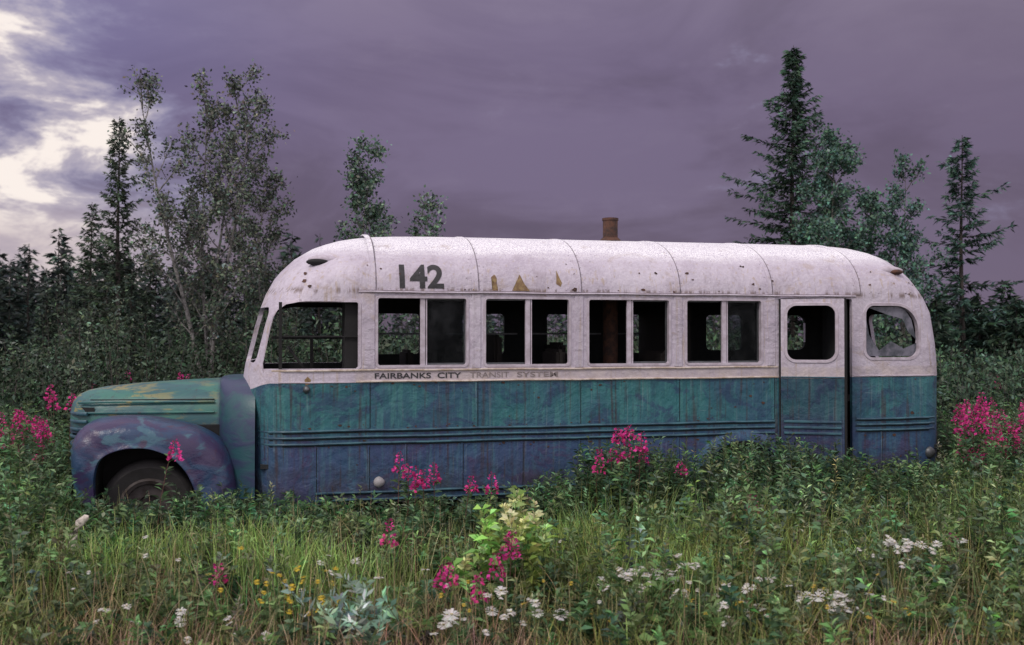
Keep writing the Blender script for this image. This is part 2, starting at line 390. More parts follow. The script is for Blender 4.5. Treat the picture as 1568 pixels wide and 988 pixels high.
bmesh.ops.create_cone(bm,segments=20,radius1=.27,radius2=.27,depth=.8,cap_ends=True,matrix=Matrix.Translation((1.37,1.0,1.15)))
bmesh.ops.create_cone(bm,segments=20,radius1=.083,radius2=.083,depth=1.75,cap_ends=False,matrix=Matrix.Translation((1.37,1.0,2.375)))
bmesh.ops.create_cone(bm,segments=20,radius1=.091,radius2=.091,depth=.025,cap_ends=False,matrix=Matrix.Translation((1.37,1.0,3.235)))
bmesh.ops.create_cone(bm,segments=20,radius1=.13,radius2=.09,depth=.04,cap_ends=True,matrix=Matrix.Translation((1.37,1.0,3.01)))
mesh_obj('stove_and_pipe',bm,[M_rust],40,bus)
# ------------------------------------------------------------------ open door
dr=bpy.data.objects.new('door',None); sc.collection.objects.link(dr); dr.parent=bus; dr.location=(2.905,-.012,0); dr.rotation_euler=(0,0,math.radians(-26))
DW=.635
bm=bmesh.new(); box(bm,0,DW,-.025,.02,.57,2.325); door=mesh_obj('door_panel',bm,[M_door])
dwp=rpoly(.06,.55,1.685,2.26,.1,n=8)
cut(door,lambda b:prism(b,dwp,-.3,.3))
finish(door,25); door.parent=dr
bm=bmesh.new(); n=len(dwp); rows=[]
for i,(s,z) in enumerate(dwp):
    a=dwp[i-1]; b_=dwp[(i+1)%n]; dx,dz=b_[0]-a[0],b_[1]-a[1]; L=math.hypot(dx,dz); nx,nz=dz/L,-dx/L
    rows.append([bm.verts.new(q) for q in ((s+nx*.03,-.024,z+nz*.03),(s+nx*.025,-.036,z+nz*.025),(s-nx*.004,-.036,z-nz*.004),(s-nx*.004,.015,z-nz*.004))])
for i in range(n):
    for j in range(3): bm.faces.new((rows[i][j],rows[(i+1)%n][j],rows[(i+1)%n][j+1],rows[i][j+1]))
bmesh.ops.recalc_face_normals(bm,faces=bm.faces); mesh_obj('door_window_frame',bm,[M_white],30,dr)
bm=bmesh.new()
for z in (1.045,.985,.925): box(bm,.03,DW-.03,-.042,-.024,z-.012,z+.012)
box(bm,.0,DW,-.034,-.024,1.50,1.515); box(bm,.0,DW,-.032,-.024,.58,.605)
bmesh.ops.bevel(bm,geom=bm.edges[:],offset=.004,segments=1,affect='EDGES'); mesh_obj('door_rails',bm,[M_rail],None,dr)
bm=bmesh.new(); box(bm,DW+.002,DW+.022,-.02,.015,.57,2.33); box(bm,-.018,-.003,-.015,.02,.57,2.33); mesh_obj('door_seal',bm,[M_black],None,dr)
bm=bmesh.new(); box(bm,3.70,3.735,.06,.5,.55,2.3); mesh_obj('inner_door_leaf',bm,[M_in],None,bus)
bm=bmesh.new(); box(bm,2.95,3.75,.05,.35,.36,.40); box(bm,3.78,4.35,-.03,.4,.22,.345); box(bm,4.45,5.0,-.02,.03,.27,.33)
bmesh.ops.bevel(bm,geom=bm.edges[:],offset=.01,segments=1,affect='EDGES'); mesh_obj('rusty_step',bm,[M_rust],None,bus)
# ------------------------------------------------------------------ lettering mapped on the skin
def text(name,txt,s0,s1,z0,z1,mat,bold=.02,off=.004):
    cu=bpy.data.curves.new(name,'FONT'); cu.body=txt; cu.offset=bold
    o=bpy.data.objects.new(name,cu); sc.collection.objects.link(o)
    dg=bpy.context.evaluated_depsgraph_get(); me=bpy.data.meshes.new_from_object(o.evaluated_get(dg)); bpy.data.objects.remove(o)
    bm=bmesh.new(); bm.from_mesh(me)
    xs=[v.co.x for v in bm.verts]; ys=[v.co.y for v in bm.verts]; x0,x1,y0,y1=min(xs),max(xs),min(ys),max(ys)
    for v in bm.verts: v.co=Vector((s0+(v.co.x-x0)/(x1-x0)*(s1-s0),0,z0+(v.co.y-y0)/(y1-y0)*(z1-z0)))
    bmesh.ops.triangulate(bm,faces=bm.faces)
    if z1-z0>.12:
        for k in range(1,12): bmesh.ops.bisect_plane(bm,geom=bm.verts[:]+bm.edges[:]+bm.faces[:],plane_co=(0,0,z0+(z1-z0)*k/12),plane_no=(0,0,1))
    for v in bm.verts: v.co.y=body_t(v.co.x,v.co.z)-off
    bmesh.ops.recalc_face_normals(bm,faces=bm.faces)
    return mesh_obj(name,bm,[mat],None,bus)
text('number_142','142',-1.108,-.677,2.40,2.635,M_ink,.03)
text('lettering_city','FAIRBANKS  CITY',-1.345,-.508,1.533,1.588,M_ink,.02)
text('lettering_transit','TRANSIT',-.42,-.03,1.535,1.588,M_ink2,.0)
text('lettering_system','SYSTEM',.05,.47,1.535,1.588,M_ink2,.02)
bm=bmesh.new()
def patch(pts):
    v=[bm.verts.new((s,0,z)) for s,z in pts]; bm.faces.new(v)
patch([(-.20,2.385),(-.18,2.47),(-.205,2.52),(-.17,2.545),(-.15,2.51),(-.155,2.44),(-.14,2.385)])
patch([(.0,2.385),(.035,2.44),(.06,2.50),(.085,2.55),(.10,2.49),(.13,2.45),(.145,2.41),(.18,2.385)])
patch([(.455,2.46),(.47,2.60),(.49,2.53),(.515,2.47),(.50,2.43)])
patch([(-.40,2.385),(-.385,2.40),(-.34,2.39),(-.33,2.385)])
patch([(-2.0,1.53),(-1.97,1.56),(-1.94,1.53),(-1.95,1.49),(-1.99,1.48)])
bmesh.ops.triangulate(bm,faces=bm.faces)
for k in range(1,14): bmesh.ops.bisect_plane(bm,geom=bm.verts[:]+bm.edges[:]+bm.faces[:],plane_co=(0,0,2.38+.018*k),plane_no=(0,0,1))
for v in bm.verts: v.co.y=body_t(v.co.x,v.co.z)-.0035
mesh_obj('flaked_paint',bm,[M_bare],None,bus)
bm=bmesh.new(); rr_=random.Random(3)
for i in range(190):
    s=rr_.uniform(-2.2,4.7); 
    if 2.86<s<3.8: continue
    z=rr_.choice([rr_.uniform(2.385,2.42),rr_.uniform(1.44,1.50),rr_.uniform(1.06,1.1),rr_.uniform(.84,.9),rr_.uniform(.45,1.45),rr_.uniform(2.4,2.7)])
    r=abs(rr_.gauss(0,.0055))+.003; k=7
    pts=[(s+r*rr_.uniform(.5,1.6)*math.cos(a*6.283/k)*1.3,z+r*rr_.uniform(.5,1.3)*math.sin(a*6.283/k)) for a in range(k)]
    bm.faces.new([bm.verts.new((p,body_t(p,q)-.0045,q)) for p,q in pts])
bmesh.ops.recalc_face_normals(bm,faces=bm.faces); mesh_obj('rust_chips',bm,[M_rust],None,bus)
def lamp(name,s,z,ls,h,mat):
    bm=bmesh.new(); bmesh.ops.create_uvsphere(bm,u_segments=16,v_segments=10,radius=1)
    for v in bm.verts:
        k=1-.35*(v.co.x if v.co.x>0 else 0)
        v.co=Vector((s+v.co.x*ls,body_t(s,z)+v.co.y*.05,z+v.co.z*h*k))
    return mesh_obj(name,bm,[mat],60,bus)
lamp('marker_lamp_housing',-1.80,2.68,.16,.048,M_white)
def lamp2(name,s,z,ls,h,mat):
    bm=bmesh.new(); bmesh.ops.create_uvsphere(bm,u_segments=16,v_segments=10,radius=1)
    for v in bm.verts: v.co=Vector((s+v.co.x*ls,body_t(s,z)-.015+v.co.y*.06,z+v.co.z*h))
    return mesh_obj(name,bm,[mat],60,bus)
lamp2('marker_lamp',-1.86,2.655,.12,.036,M_black)
lamp('rear_marker_housing',4.33,2.66,.16,.05,M_white); lamp2('rear_marker_lamp',4.38,2.64,.085,.032,M_rust)
lamp('tail_lamp',4.72,.66,.05,.05,M_red); lamp('tail_lamp_ring',4.715,.66,.068,.068,M_metal)
lamp('fuel_cap',-1.30,.55,.055,.055,M_pale); lamp('fixture',-1.98,1.44,.035,.04,M_metal)
# ------------------------------------------------------------------ front end
def loft(name,rows,mat,ang=40,parent=bus):
    bm=bmesh.new(); vr=[[bm.verts.new(p) for p in r] for r in rows]
    for a,b_ in zip(vr[:-1],vr[1:]):
        for j in range(len(a)-1): bm.faces.new((a[j],a[j+1],b_[j+1],b_[j]))
    bmesh.ops.remove_doubles(bm,verts=bm.verts,dist=.0005)
    bmesh.ops.recalc_face_normals(bm,faces=bm.faces)
    return mesh_obj(name,bm,[mat],ang,parent)
hs=[-4.235,-4.225,-4.20,-4.15,-4.06,-3.9,-3.6,-3.2,-2.85,-2.79]
hwid=[.02,.12,.22,.30,.365,.42,.47,.52,.56,.565]
htop=[1.18,1.25,1.31,1.365,1.405,1.437,1.467,1.492,1.507,1.510]
rows=[]
for s,w,zt in zip(hs,hwid,htop):
    r=[]; N=24
    for j in range(N+1):
        a=math.pi*j/N; c=math.cos(a); q=2/2.7
        z=1.0+(zt-1.0)*abs(math.sin(a))**q
        r.append((s,1.15-w*(abs(c)**q)*(1 if c>0 else -1),z))
    rows.append(r)
loft('hood',rows,M_hood,35)
rows=[]
for s,w,zt in ((-2.80,.50,1.40),(-2.795,.60,1.50),(-2.785,.66,1.522),(-2.74,.80,1.53),(-2.66,.94,1.535),(-2.55,1.04,1.535),(-2.45,1.09,1.53)):
    r=[]; N=28
    for j in range(N+1):
        a=math.pi*j/N; c=math.cos(a); q=2/4.5
        r.append((s,1.15-w*(abs(c)**q)*(1 if c>0 else -1),.42+(zt-.42)*abs(math.sin(a))**q))
    rows.append(r)
loft('cowl',rows,M_hood,35)
def sweep(name,pts,r,mat,k=6,parent=bus):
    bm=bmesh.new(); rows=[]
    for i,p in enumerate(pts):
        a=Vector(pts[max(0,i-1)]); b_=Vector(pts[min(len(pts)-1,i+1)]); d=(b_-a).normalized()
        up=Vector((0,0,1)) if abs(d.z)<.9 else Vector((1,0,0)); x=d.cross(up).normalized(); y=x.cross(d)
        rows.append([bm.verts.new(Vector(p)+r*(x*math.cos(t)+y*math.sin(t))) for t in np.linspace(0,2*math.pi,k+1)[:-1]])
    for a,b_ in zip(rows[:-1],rows[1:]):
        for j in range(k): bm.faces.new((a[j],a[(j+1)%k],b_[(j+1)%k],b_[j]))
    bm.faces.new(rows[0]); bm.faces.new(rows[-1][::-1]); bmesh.ops.recalc_face_normals(bm,faces=bm.faces)
    return mesh_obj(name,bm,[mat],60,parent)
def hoodw(s): return np.interp(s,hs,hwid)
for k,(z,fr) in enumerate(((1.30,.93),(1.20,.985))):
    pts=[(s,1.15-hoodw(s)*fr-.004,z-(.0 if s>-3.9 else .03*(-3.9-s))) for s in np.linspace(-4.12,-2.84,12)]
    sweep('hood_trim_%d'%k,pts,.012,M_hood)
pts=[(s,1.15-hoodw(s)*.90-.002,1.322) for s in np.linspace(-4.0,-2.84,12)]; sweep('hood_parting_line',pts,.006,M_black)
for k in range(7):
    z=.74+.075*k; pts=[(-3.98-.24*math.cos(a)**.8,1.15+.40*math.sin(a),z) for a in np.linspace(-1.45,1.45,17)]
    sweep('grille_bar_%d'%k,pts,.018,M_rail,6)
rows=[]
for z in np.linspace(.6,1.25,4): rows.append([(-3.93-.24*max(0,math.cos(a))**.8,1.15+.38*math.sin(a),z) for a in np.linspace(-1.5,1.5,17)])
loft('grille_backing',rows,M_black)
Po=[(-4.04,.50),(-4.075,.80),(-4.06,1.0),(-3.97,1.12),(-3.811,1.185),(-3.536,1.20),(-3.257,1.165),(-2.974,1.09),(-2.773,.97),(-2.655,.79),(-2.60,.58),(-2.575,.35)]
Pi=[(-3.83,.42),(-3.84,.64),(-3.815,.79),(-3.756,.865),(-3.646,.915),(-3.508,.934),(-3.341,.915),(-3.173,.835),(-3.059,.715),(-2.985,.566),(-2.945,.42),(-2.93,.32)]
def interp(P,n):
    P=np.array(P); u=np.linspace(0,len(P)-1,n); out=[]
    for q in u:
        i=min(int(q),len(P)-2); f=q-i; p0=P[max(i-1,0)];p1=P[i];p2=P[i+1];p3=P[min(i+2,len(P)-1)]
        out.append(.5*((2*p1)+(-p0+p2)*f+(2*p0-5*p1+4*p2-p3)*f*f+(-p0+3*p1-3*p2+p3)*f**3))
    return np.array(out)
o_=interp(Po,45); i_=interp(Pi,45)
def fender(mirror,name):
    rows=[]
    for k,(a,b_) in enumerate(zip(o_,i_)):
        r=[]
        for (w,t,dz) in ((0,.80,-.10),(0,.62,-.04),(-.0,.42,.0),(.03,.26,0),(.09,.14,0),(.2,.055,0),(.36,.01,0),(.55,-.012,0),(.80,-.016,0),(.92,-.02,0),(.97,-.034,0),(1.0,-.034,0),(1.02,-.015,0),(1.02,.06,0)):
            p=a*(1-w)+b_*w; dn=.008*math.sin(k*.9+t*14)*math.sin(k*.37); r.append((p[0],(2.3-t) if mirror else t+dn,p[1]+dz))
        rows.append(r)
    return loft(name,rows,M_fender,50)
fender(False,'front_fender'); fender(True,'front_fender_far')
rows=[[(p[0],.05,p[1]) ,(p[0],.5,p[1]+.0)] for p in i_]
loft('wheel_well',rows,M_black)
bm=bmesh.new(); box(bm,-3.95,-2.6,.52,1.78,.45,1.08); mesh_obj('engine_bay',bm,[M_black],None,bus)
bm=bmesh.new(); box(bm,-2.62,5.0,.5,1.8,.40,.62); box(bm,-4.12,-4.07,.25,2.05,.42,.58); mesh_obj('chassis_and_bumper',bm,[M_black],None,bus)
for t,nm in ((.32,'headlight'),(1.98,'headlight_far')):
    bm=bmesh.new(); bmesh.ops.create_uvsphere(bm,u_segments=20,v_segments=12,radius=.105,matrix=Matrix.Translation((-4.0,t,.93))@Matrix.Diagonal((.75,1,1,1))); mesh_obj(nm,bm,[M_metal],60,bus)
M_tyre=simple('tyre_rubber',(.028,.026,.027),.75)
def wheel(name,s,t,z,r,far=False):
    prof=[(.0,.10),(.09,.10),(.10,.06),(.20,.05),(.21,.015),(.24,.0),(.26,.02),(r-.06,-.005),(r-.02,.015),(r,.06),(r,.19),(r-.04,.23),(0.05,.23)]
    rows=[]
    for a in np.linspace(0,2*math.pi,37): rows.append([(s+q*math.cos(a),(t+d) if not far else (2.3-t-d),z+q*math.sin(a)) for q,d in prof])
    bm=bmesh.new(); vr=[[bm.verts.new(p) for p in r_] for r_ in rows]
    for a,b_ in zip(vr[:-1],vr[1:]):
        for j in range(len(prof)-1):
            f=bm.faces.new((a[j],a[j+1],b_[j+1],b_[j])); f.material_index=0 if j<6 else 1
    bmesh.ops.remove_doubles(bm,verts=bm.verts,dist=.0005); bmesh.ops.recalc_face_normals(bm,faces=bm.faces)
    mesh_obj(name,bm,[M_hub,M_tyre],40,bus)
wheel('front_wheel',-3.39,.10,.38,.42); wheel('front_wheel_far',-3.39,.16,.38,.43,True)
wheel('rear_wheel',2.47,.14,.38,.43); wheel('rear_wheel_far',2.47,.16,.38,.43,True)
rows=[]
for a in np.linspace(-.15,math.pi+.15,30):
    c_,s_=math.cos(a),math.sin(a); rows.append([(2.47+q*c_*1.06,d,.42+q*s_) for q,d in ((.56,.004),(.53,-.016),(.49,-.032),(.455,-.040),(.43,-.036),(.43,.03))])
loft('rear_wheel_flare',rows,M_body,50)
# ------------------------------------------------------------------ foliage accumulators
class Acc:
    def __init__(s): s.V=[];s.F=[];s.C=[];s.M=[];s.n=0
    def add(s,V,F,C,m=0):
        V=np.asarray(V,float).reshape(-1,3);F=np.asarray(F,int).reshape(-1,4)
        s.V.append(V);s.F.append(F+s.n);s.C.append(np.broadcast_to(C,(len(V),3)));s.M.append(np.full(len(F),m));s.n+=len(V)
    def quads(s,P,C,m=0):
        n=len(P)
        if n==0: return
        s.add(P.reshape(-1,3),np.arange(n*4).reshape(n,4),np.repeat(np.broadcast_to(C,(n,3)),4,axis=0),m)
    def tube(s,pts,rad,col,m=1,k=5):
        pts=np.asarray(pts,float); n=len(pts); d=np.gradient(pts,axis=0); d/=np.linalg.norm(d,axis=1)[:,None]+1e-9
        ref=np.where(np.abs(d[:,2:3])>.9,[[1,0,0]],[[0,0,1]]); x=np.cross(d,ref); x/=np.linalg.norm(x,axis=1)[:,None]+1e-9; y=np.cross(d,x)
        a=np.linspace(0,2*np.pi,k+1)[:-1]; rad=np.asarray(rad)
        V=pts[:,None,:]+rad[:,None,None]*(x[:,None,:]*np.cos(a)[None,:,None]+y[:,None,:]*np.sin(a)[None,:,None])
        F=[(i*k+j,i*k+(j+1)%k,(i+1)*k+(j+1)%k,(i+1)*k+j) for i in range(n-1) for j in range(k)]
        s.add(V,F,col,m)
    def build(s,name,mats):
        V=np.concatenate(s.V);F=np.concatenate(s.F);C=np.concatenate(s.C);M=np.concatenate(s.M)
        me=bpy.data.meshes.new(name); me.vertices.add(len(V)); me.vertices.foreach_set('co',V.ravel())
        me.loops.add(F.size); me.loops.foreach_set('vertex_index',F.ravel().astype(np.int32))
        me.polygons.add(len(F)); me.polygons.foreach_set('loop_start',(np.arange(len(F))*4).astype(np.int32))
        me.polygons.foreach_set('material_index',M.astype(np.int32))
        for m in mats: me.materials.append(m)
        me.update(calc_edges=True)
        ca=me.color_attributes.new('Col','FLOAT_COLOR','POINT'); ca.data.foreach_set('color',np.hstack([np.clip(C,0,1),np.ones((len(C),1))]).ravel())
        o=bpy.data.objects.new(name,me); sc.collection.objects.link(o); return o
def leafmat(name,trans=.3,rough=.6):
    m,t,b=newmat(name); at=t.new('ShaderNodeAttribute',attribute_name='Col'); out=m.node_tree.nodes['Material Output']
    t.l.new(at.outputs[0],b.inputs['Base Color']); b.inputs['Roughness'].default_value=rough; b.inputs['Specular IOR Level'].default_value=.25
    if trans>0:
        tr=t.new('ShaderNodeBsdfTranslucent'); t.l.new(at.outputs[0],tr.inputs[0]); mx=t.new('ShaderNodeMixShader'); mx.inputs[0].default_value=trans
        t.l.new(b.outputs[0],mx.inputs[1]); t.l.new(tr.outputs[0],mx.inputs[2]); t.l.new(mx.outputs[0],out.inputs[0])
    return m
M_leaf=leafmat('leaf',.22); M_leafd=leafmat('leaf_far',0,.7); M_petal=leafmat('petal',.3,.7)
M_bark,t_,b_=newmat('bark'); at=t_.new('ShaderNodeAttribute',attribute_name='Col'); nz=t_.noise(t_.new('ShaderNodeTexCoord').outputs['Object'],14,5,.7)
t_.put(b_.inputs['Base Color'],t_.mix(t_.ms(nz,.4,.7),at.outputs[0],(.03,.028,.026))); b_.inputs['Roughness'].default_value=.9
def nrm(v): return v/(np.linalg.norm(v,axis=-1,keepdims=True)+1e-9)
def leaves(P,D,L,W,C,acc,m=0,droop=.0):
    n=len(P); rnd=R.normal(size=(n,3)); S=nrm(np.cross(D,rnd)); L=np.broadcast_to(L,(n,))[:,None]; W=np.broadcast_to(W,(n,))[:,None]
    mid=P+D*L*.45
    tip=P+D*L; tip=tip-np.array([0,0,1])*L*droop
    Q=np.stack([P,mid+S*W*.5,tip,mid-S*W*.5],1); acc.quads(Q,C,m)
def varcol(base,n,v=.3,hue=.12):
    base=np.asarray(base,float); return base[None,:]*np.exp(R.normal(0,v,(n,1)))*np.exp(R.normal(0,hue,(n,3)))
# ------------------------------------------------------------------ trees
def spruce(acc,x,y,h,r,n=150,dens=60,col=(.022,.045,.03),needle=.13,low=.06,ragged=.35,skip=.10):
    tp=np.array([(x+.02*math.sin(k),y,h*k/8) for k in range(9)]); acc.tube(tp,np.linspace(.014*h,.006,9),(.06,.05,.045))
    for i in range(n):
        u=(i+R.random())/n; z=h*(low+(.985-low)*u); L=(r*(1-u)**.92+.04)*np.exp(R.normal(-.12,ragged)); L=min(L,r*1.35)
        az=i*2.399+R.normal(0,.4); 
        if R.random()<skip: continue
        d=np.array([math.cos(az),math.sin(az)]); el=.25+.75*u**1.5-.35*(1-u)
        m=int(dens*(.25+L/r)); v=R.random(m)**.75
        px=x+d[0]*L*v; py=y+d[1]*L*v; pz=z+L*(el*v*.6-.30*v+.22*v*v)
        side=np.stack([-d[1]*np.ones(m),d[0]*np.ones(m),np.zeros(m)],1)*R.choice([-1,1],m)[:,None]
        D=nrm(np.stack([np.full(m,d[0]),np.full(m,d[1]),np.full(m,.1)],1)*R.uniform(.3,1,(m,1))+side*R.uniform(.1,1,(m,1))+np.stack([np.zeros(m),np.zeros(m),R.normal(-.12,.35,m)],1))
        ll=needle*R.uniform(.6,1.4,m)*(1.1-.35*v); P=np.stack([px,py,pz],1)+R.normal(0,.02,(m,3))
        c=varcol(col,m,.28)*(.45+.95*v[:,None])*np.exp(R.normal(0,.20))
        leaves(P,D,ll,ll*.26,c,acc,0,.1)
        if i%2==0: 
            vv=np.linspace(0,1,4); acc.tube(np.stack([x+d[0]*L*vv,y+d[1]*L*vv,z+L*(el*vv*.6-.3*vv+.22*vv*vv)],1),np.linspace(.012,.003,4),(.05,.04,.035),1,3)
def decid(acc,x,y,h,cr,z0,nb=26,lv=9000,ls=.06,col=(.06,.085,.05),bark=(.17,.17,.16),trunk=.05,lean=0,multi=1,spread=.16,up=1.0,ml=.10):
    tips=[]
    for k in range(multi):
        ln=lean+((k-(multi-1)/2)*ml+R.normal(0,.03) if multi>1 else 0); ly=R.normal(0,.06)
        zz=np.linspace(0,1,9); H=h*(1 if k==multi//2 else R.uniform(.80,.97))
        tx=x+ln*H*zz**1.3+.05*np.sin(zz*7+k); ty=y+ly*H*zz+.04*np.cos(zz*6)
        tr=np.stack([tx,ty,H*zz],1); acc.tube(tr,trunk*(1-zz*.92)*(1 if k==0 else .8),bark,1,6)
        for i in range(nb//multi):
            u=z0+(1-z0)*((i+R.random())/(nb//multi)); p0=np.array([np.interp(u,zz,tr[:,a]) for a in range(3)])
            az=i*2.4+R.normal(0,.6); L=cr*(1.05-.75*((u-z0)/(1-z0))**1.2)*R.uniform(.55,1.15)*min(1,.55+2.5*(u-z0))
            e=up*R.uniform(.7,1.25); d=nrm(np.array([math.cos(az),math.sin(az),e])); vv=np.linspace(0,1,5)
            br=p0+d*L*vv[:,None]*1.15+np.stack([0*vv,0*vv,.12*L*vv**2],1)+R.normal(0,.02,(5,3))*vv[:,None]
            acc.tube(br,np.linspace(trunk*.28,.004,5),bark,1,4)
            for j in range(6):
                v=R.uniform(.25,1); q0=br[0]+(br[-1]-br[0])*v; dd=nrm(d+R.normal(0,.7,3)+np.array([0,0,.3])); l2=L*.45*(1.15-v)+.12
                acc.tube(np.array([q0,q0+dd*l2*.5,q0+dd*l2]),[.008,.005,.003],bark,1,3); tips.append((q0,q0+dd*l2,l2))
            tips.append((br[2],br[-1],L*.5))
    w=np.array([t[2]+.10 for t in tips])*np.exp(R.normal(0,.5,len(tips))); idx=R.choice(len(tips),lv,p=w/w.sum())
    A=np.array([t[0] for t in tips])[idx];B=np.array([t[1] for t in tips])[idx]; tone=np.exp(R.normal(0,.28,len(tips)))[idx]
    P=A+(B-A)*R.uniform(.15,1.08,(lv,1))+R.normal(0,spread*.42,(lv,3))
    D=nrm(R.normal(0,1,(lv,3))+[0,0,.2]); l=ls*R.uniform(.6,1.4,lv)
    leaves(P,D,l,l*.62,varcol(col,lv,.28)*tone[:,None],acc,0)
def T(name,fn,*a,**k):
    A=Acc(); fn(A,*a,**k); return A.build(name,[M_leafd,M_bark])
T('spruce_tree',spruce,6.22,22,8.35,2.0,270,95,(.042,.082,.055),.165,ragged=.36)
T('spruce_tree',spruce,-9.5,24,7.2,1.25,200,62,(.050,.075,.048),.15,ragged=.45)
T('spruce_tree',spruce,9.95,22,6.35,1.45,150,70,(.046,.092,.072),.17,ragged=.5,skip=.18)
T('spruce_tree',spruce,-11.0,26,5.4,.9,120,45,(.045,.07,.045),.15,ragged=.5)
T('willow_tree',decid,-5.5,18,6.5,1.30,.26,68,15500,.062,(.120,.145,.115),(.28,.27,.26),.055,.0,4,.17,ml=.12)
T('willow_tree',decid,-4.75,19,4.9,.85,.36,22,4200,.062,(.115,.140,.11),(.26,.25,.24),.04,.0,2,.16)
T('poplar_tree',decid,-2.38,16,4.85,.66,.35,26,5600,.062,(.105,.165,.120),(.18,.18,.16),.032,.01,1,up=1.1)
T('poplar_tree',decid,-1.42,16.5,4.15,.55,.4,18,2300,.06,(.11,.17,.12),(.18,.18,.16),.028,.0,1,up=1.1)
T('poplar_tree',decid,6.45,20,5.75,1.0,.3,34,9500,.072,(.085,.160,.12),(.16,.16,.14),.05,.0,1,up=1.1)
T('poplar_tree',decid,8.1,20.5,5.45,.9,.3,32,6500,.072,(.080,.150,.12),(.16,.16,.14),.045,.0,2,up=1.1)
T('poplar_tree',decid,7.3,20.5,4.6,.85,.3,26,5000,.072,(.080,.148,.11),(.16,.16,.14),.04,.0,1,up=1.1)
# ------------------------------------------------------------------ shrub thicket
def shrub(acc,x,y,h,r,lv,col,ls=.06):
    ns=9
    for k in range(ns):
        az=R.uniform(0,6.28); rr=r*math.sqrt(R.random()); tx,ty=x+rr*math.cos(az),y+rr*math.sin(az); hh=h*R.uniform(.6,1.02)*(1-.25*rr/r)
        z=np.linspace(0,1,4); acc.tube(np.stack([x+(tx-x)*(.3+.7*z),y+(ty-y)*(.3+.7*z),hh*z],1),np.linspace(.018,.003,4),(.10,.09,.08),1,3)
        m=lv//ns; u=R.random(m)**.8; rad=.10+.30*r*(1-u)**.6
        P=np.stack([x+(tx-x)*(.3+.7*u)+R.normal(0,1,m)*rad*.6,y+(ty-y)*(.3+.7*u)+R.normal(0,1,m)*rad*.6,hh*(.05+.97*u)+R.normal(0,.05,m)],1)
        D=nrm(R.normal(0,1,(m,3))+[0,0,.35]); l=ls*R.uniform(.6,1.5,m)
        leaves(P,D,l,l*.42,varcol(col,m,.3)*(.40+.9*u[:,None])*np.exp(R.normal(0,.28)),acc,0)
A=Acc()
for i in range(60):
    y=R.uniform(13.5,23); x=-R.uniform(.22,.60)*y; k=R.random(); shrub(A,x,y,np.clip(R.normal(1.85+(y-13.5)*.08,.5),1.1,3.6),.65,1400,(.036,.060,.036) if k<.65 else (.066,.092,.064),.075)
for i in range(52):
    y=R.uniform(14.5,19); x=R.uniform(-.24,.38)*y; shrub(A,x,y,R.uniform(2.0,2.7),.8,1000,(.040,.068,.040),.09)
for i in range(34):
    y=R.uniform(13.5,22); x=R.uniform(.40,.62)*y; shrub(A,x,y,R.uniform(1.2,2.1)+(y-13.5)*.06,.7,1300,(.050,.086,.054),.08)
A.build('shrub_thicket',[M_leafd,M_bark])
A=Acc()
for i in range(190):
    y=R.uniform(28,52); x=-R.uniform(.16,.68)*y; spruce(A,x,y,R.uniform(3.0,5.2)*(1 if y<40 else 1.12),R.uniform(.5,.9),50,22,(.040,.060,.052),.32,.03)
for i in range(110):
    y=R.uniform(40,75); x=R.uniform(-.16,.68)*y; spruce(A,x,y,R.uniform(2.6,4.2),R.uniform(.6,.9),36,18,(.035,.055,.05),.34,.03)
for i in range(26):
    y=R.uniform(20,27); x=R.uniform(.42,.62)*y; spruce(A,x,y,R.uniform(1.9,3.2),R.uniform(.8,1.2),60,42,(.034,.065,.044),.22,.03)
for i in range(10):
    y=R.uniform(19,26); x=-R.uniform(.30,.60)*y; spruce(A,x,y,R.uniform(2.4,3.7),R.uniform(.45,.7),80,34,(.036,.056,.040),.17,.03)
A.build('distant_forest',[M_leafd,M_bark])
# ------------------------------------------------------------------ meadow plants
_ph=R.uniform(0,6.28,(12,)); _k=R.normal(0,1.5,(12,2))
def vn(x,y,sc_=1): 
    v=0
    for i in range(12): v=v+np.sin(_k[i,0]*x*sc_+_k[i,1]*y*sc_+_ph[i])
    return v/3.5
ct,st=math.cos(math.radians(13.6)),math.sin(math.radians(13.6))
def local(x,y): return x*ct+(y-9.8)*st, -x*st+(y-9.8)*ct
def infoot(x,y): 
    s,t=local(x,y); return (s>-4.2)&(s<5.2)&(t>-.06)&(t<2.4)
def scatter(n,y0,y1,k0=-.66,k1=.66):
    y=np.sqrt(R.uniform(y0*y0,y1*y1,n)); x=R.uniform(k0,k1,n)*y; m=~infoot(x,y); return x[m],y[m]
def gz(x,y): return .05*np.sin(x*.8+1)*np.sin(y*.6)+.03*vn(x,y,.8)
def hcap(x,y):
    X=x/y; h=np.interp(X,[-.6,-.48,-.43,-.38,-.33,-.28,-.2,-.05,.03,.09,.12,.17,.22,.30,.36,.42,.5,.6],[.95,.80,.50,.44,.40,.50,.38,.40,.54,.78,.82,.62,.78,.72,.52,.52,.85,1.0])
    near=np.interp(y,[5.2,6.4,7.6,8.8],[.42,.62,.88,1.0]); far=np.interp(y,[9.5,14],[1,1.25]); return h*near*far
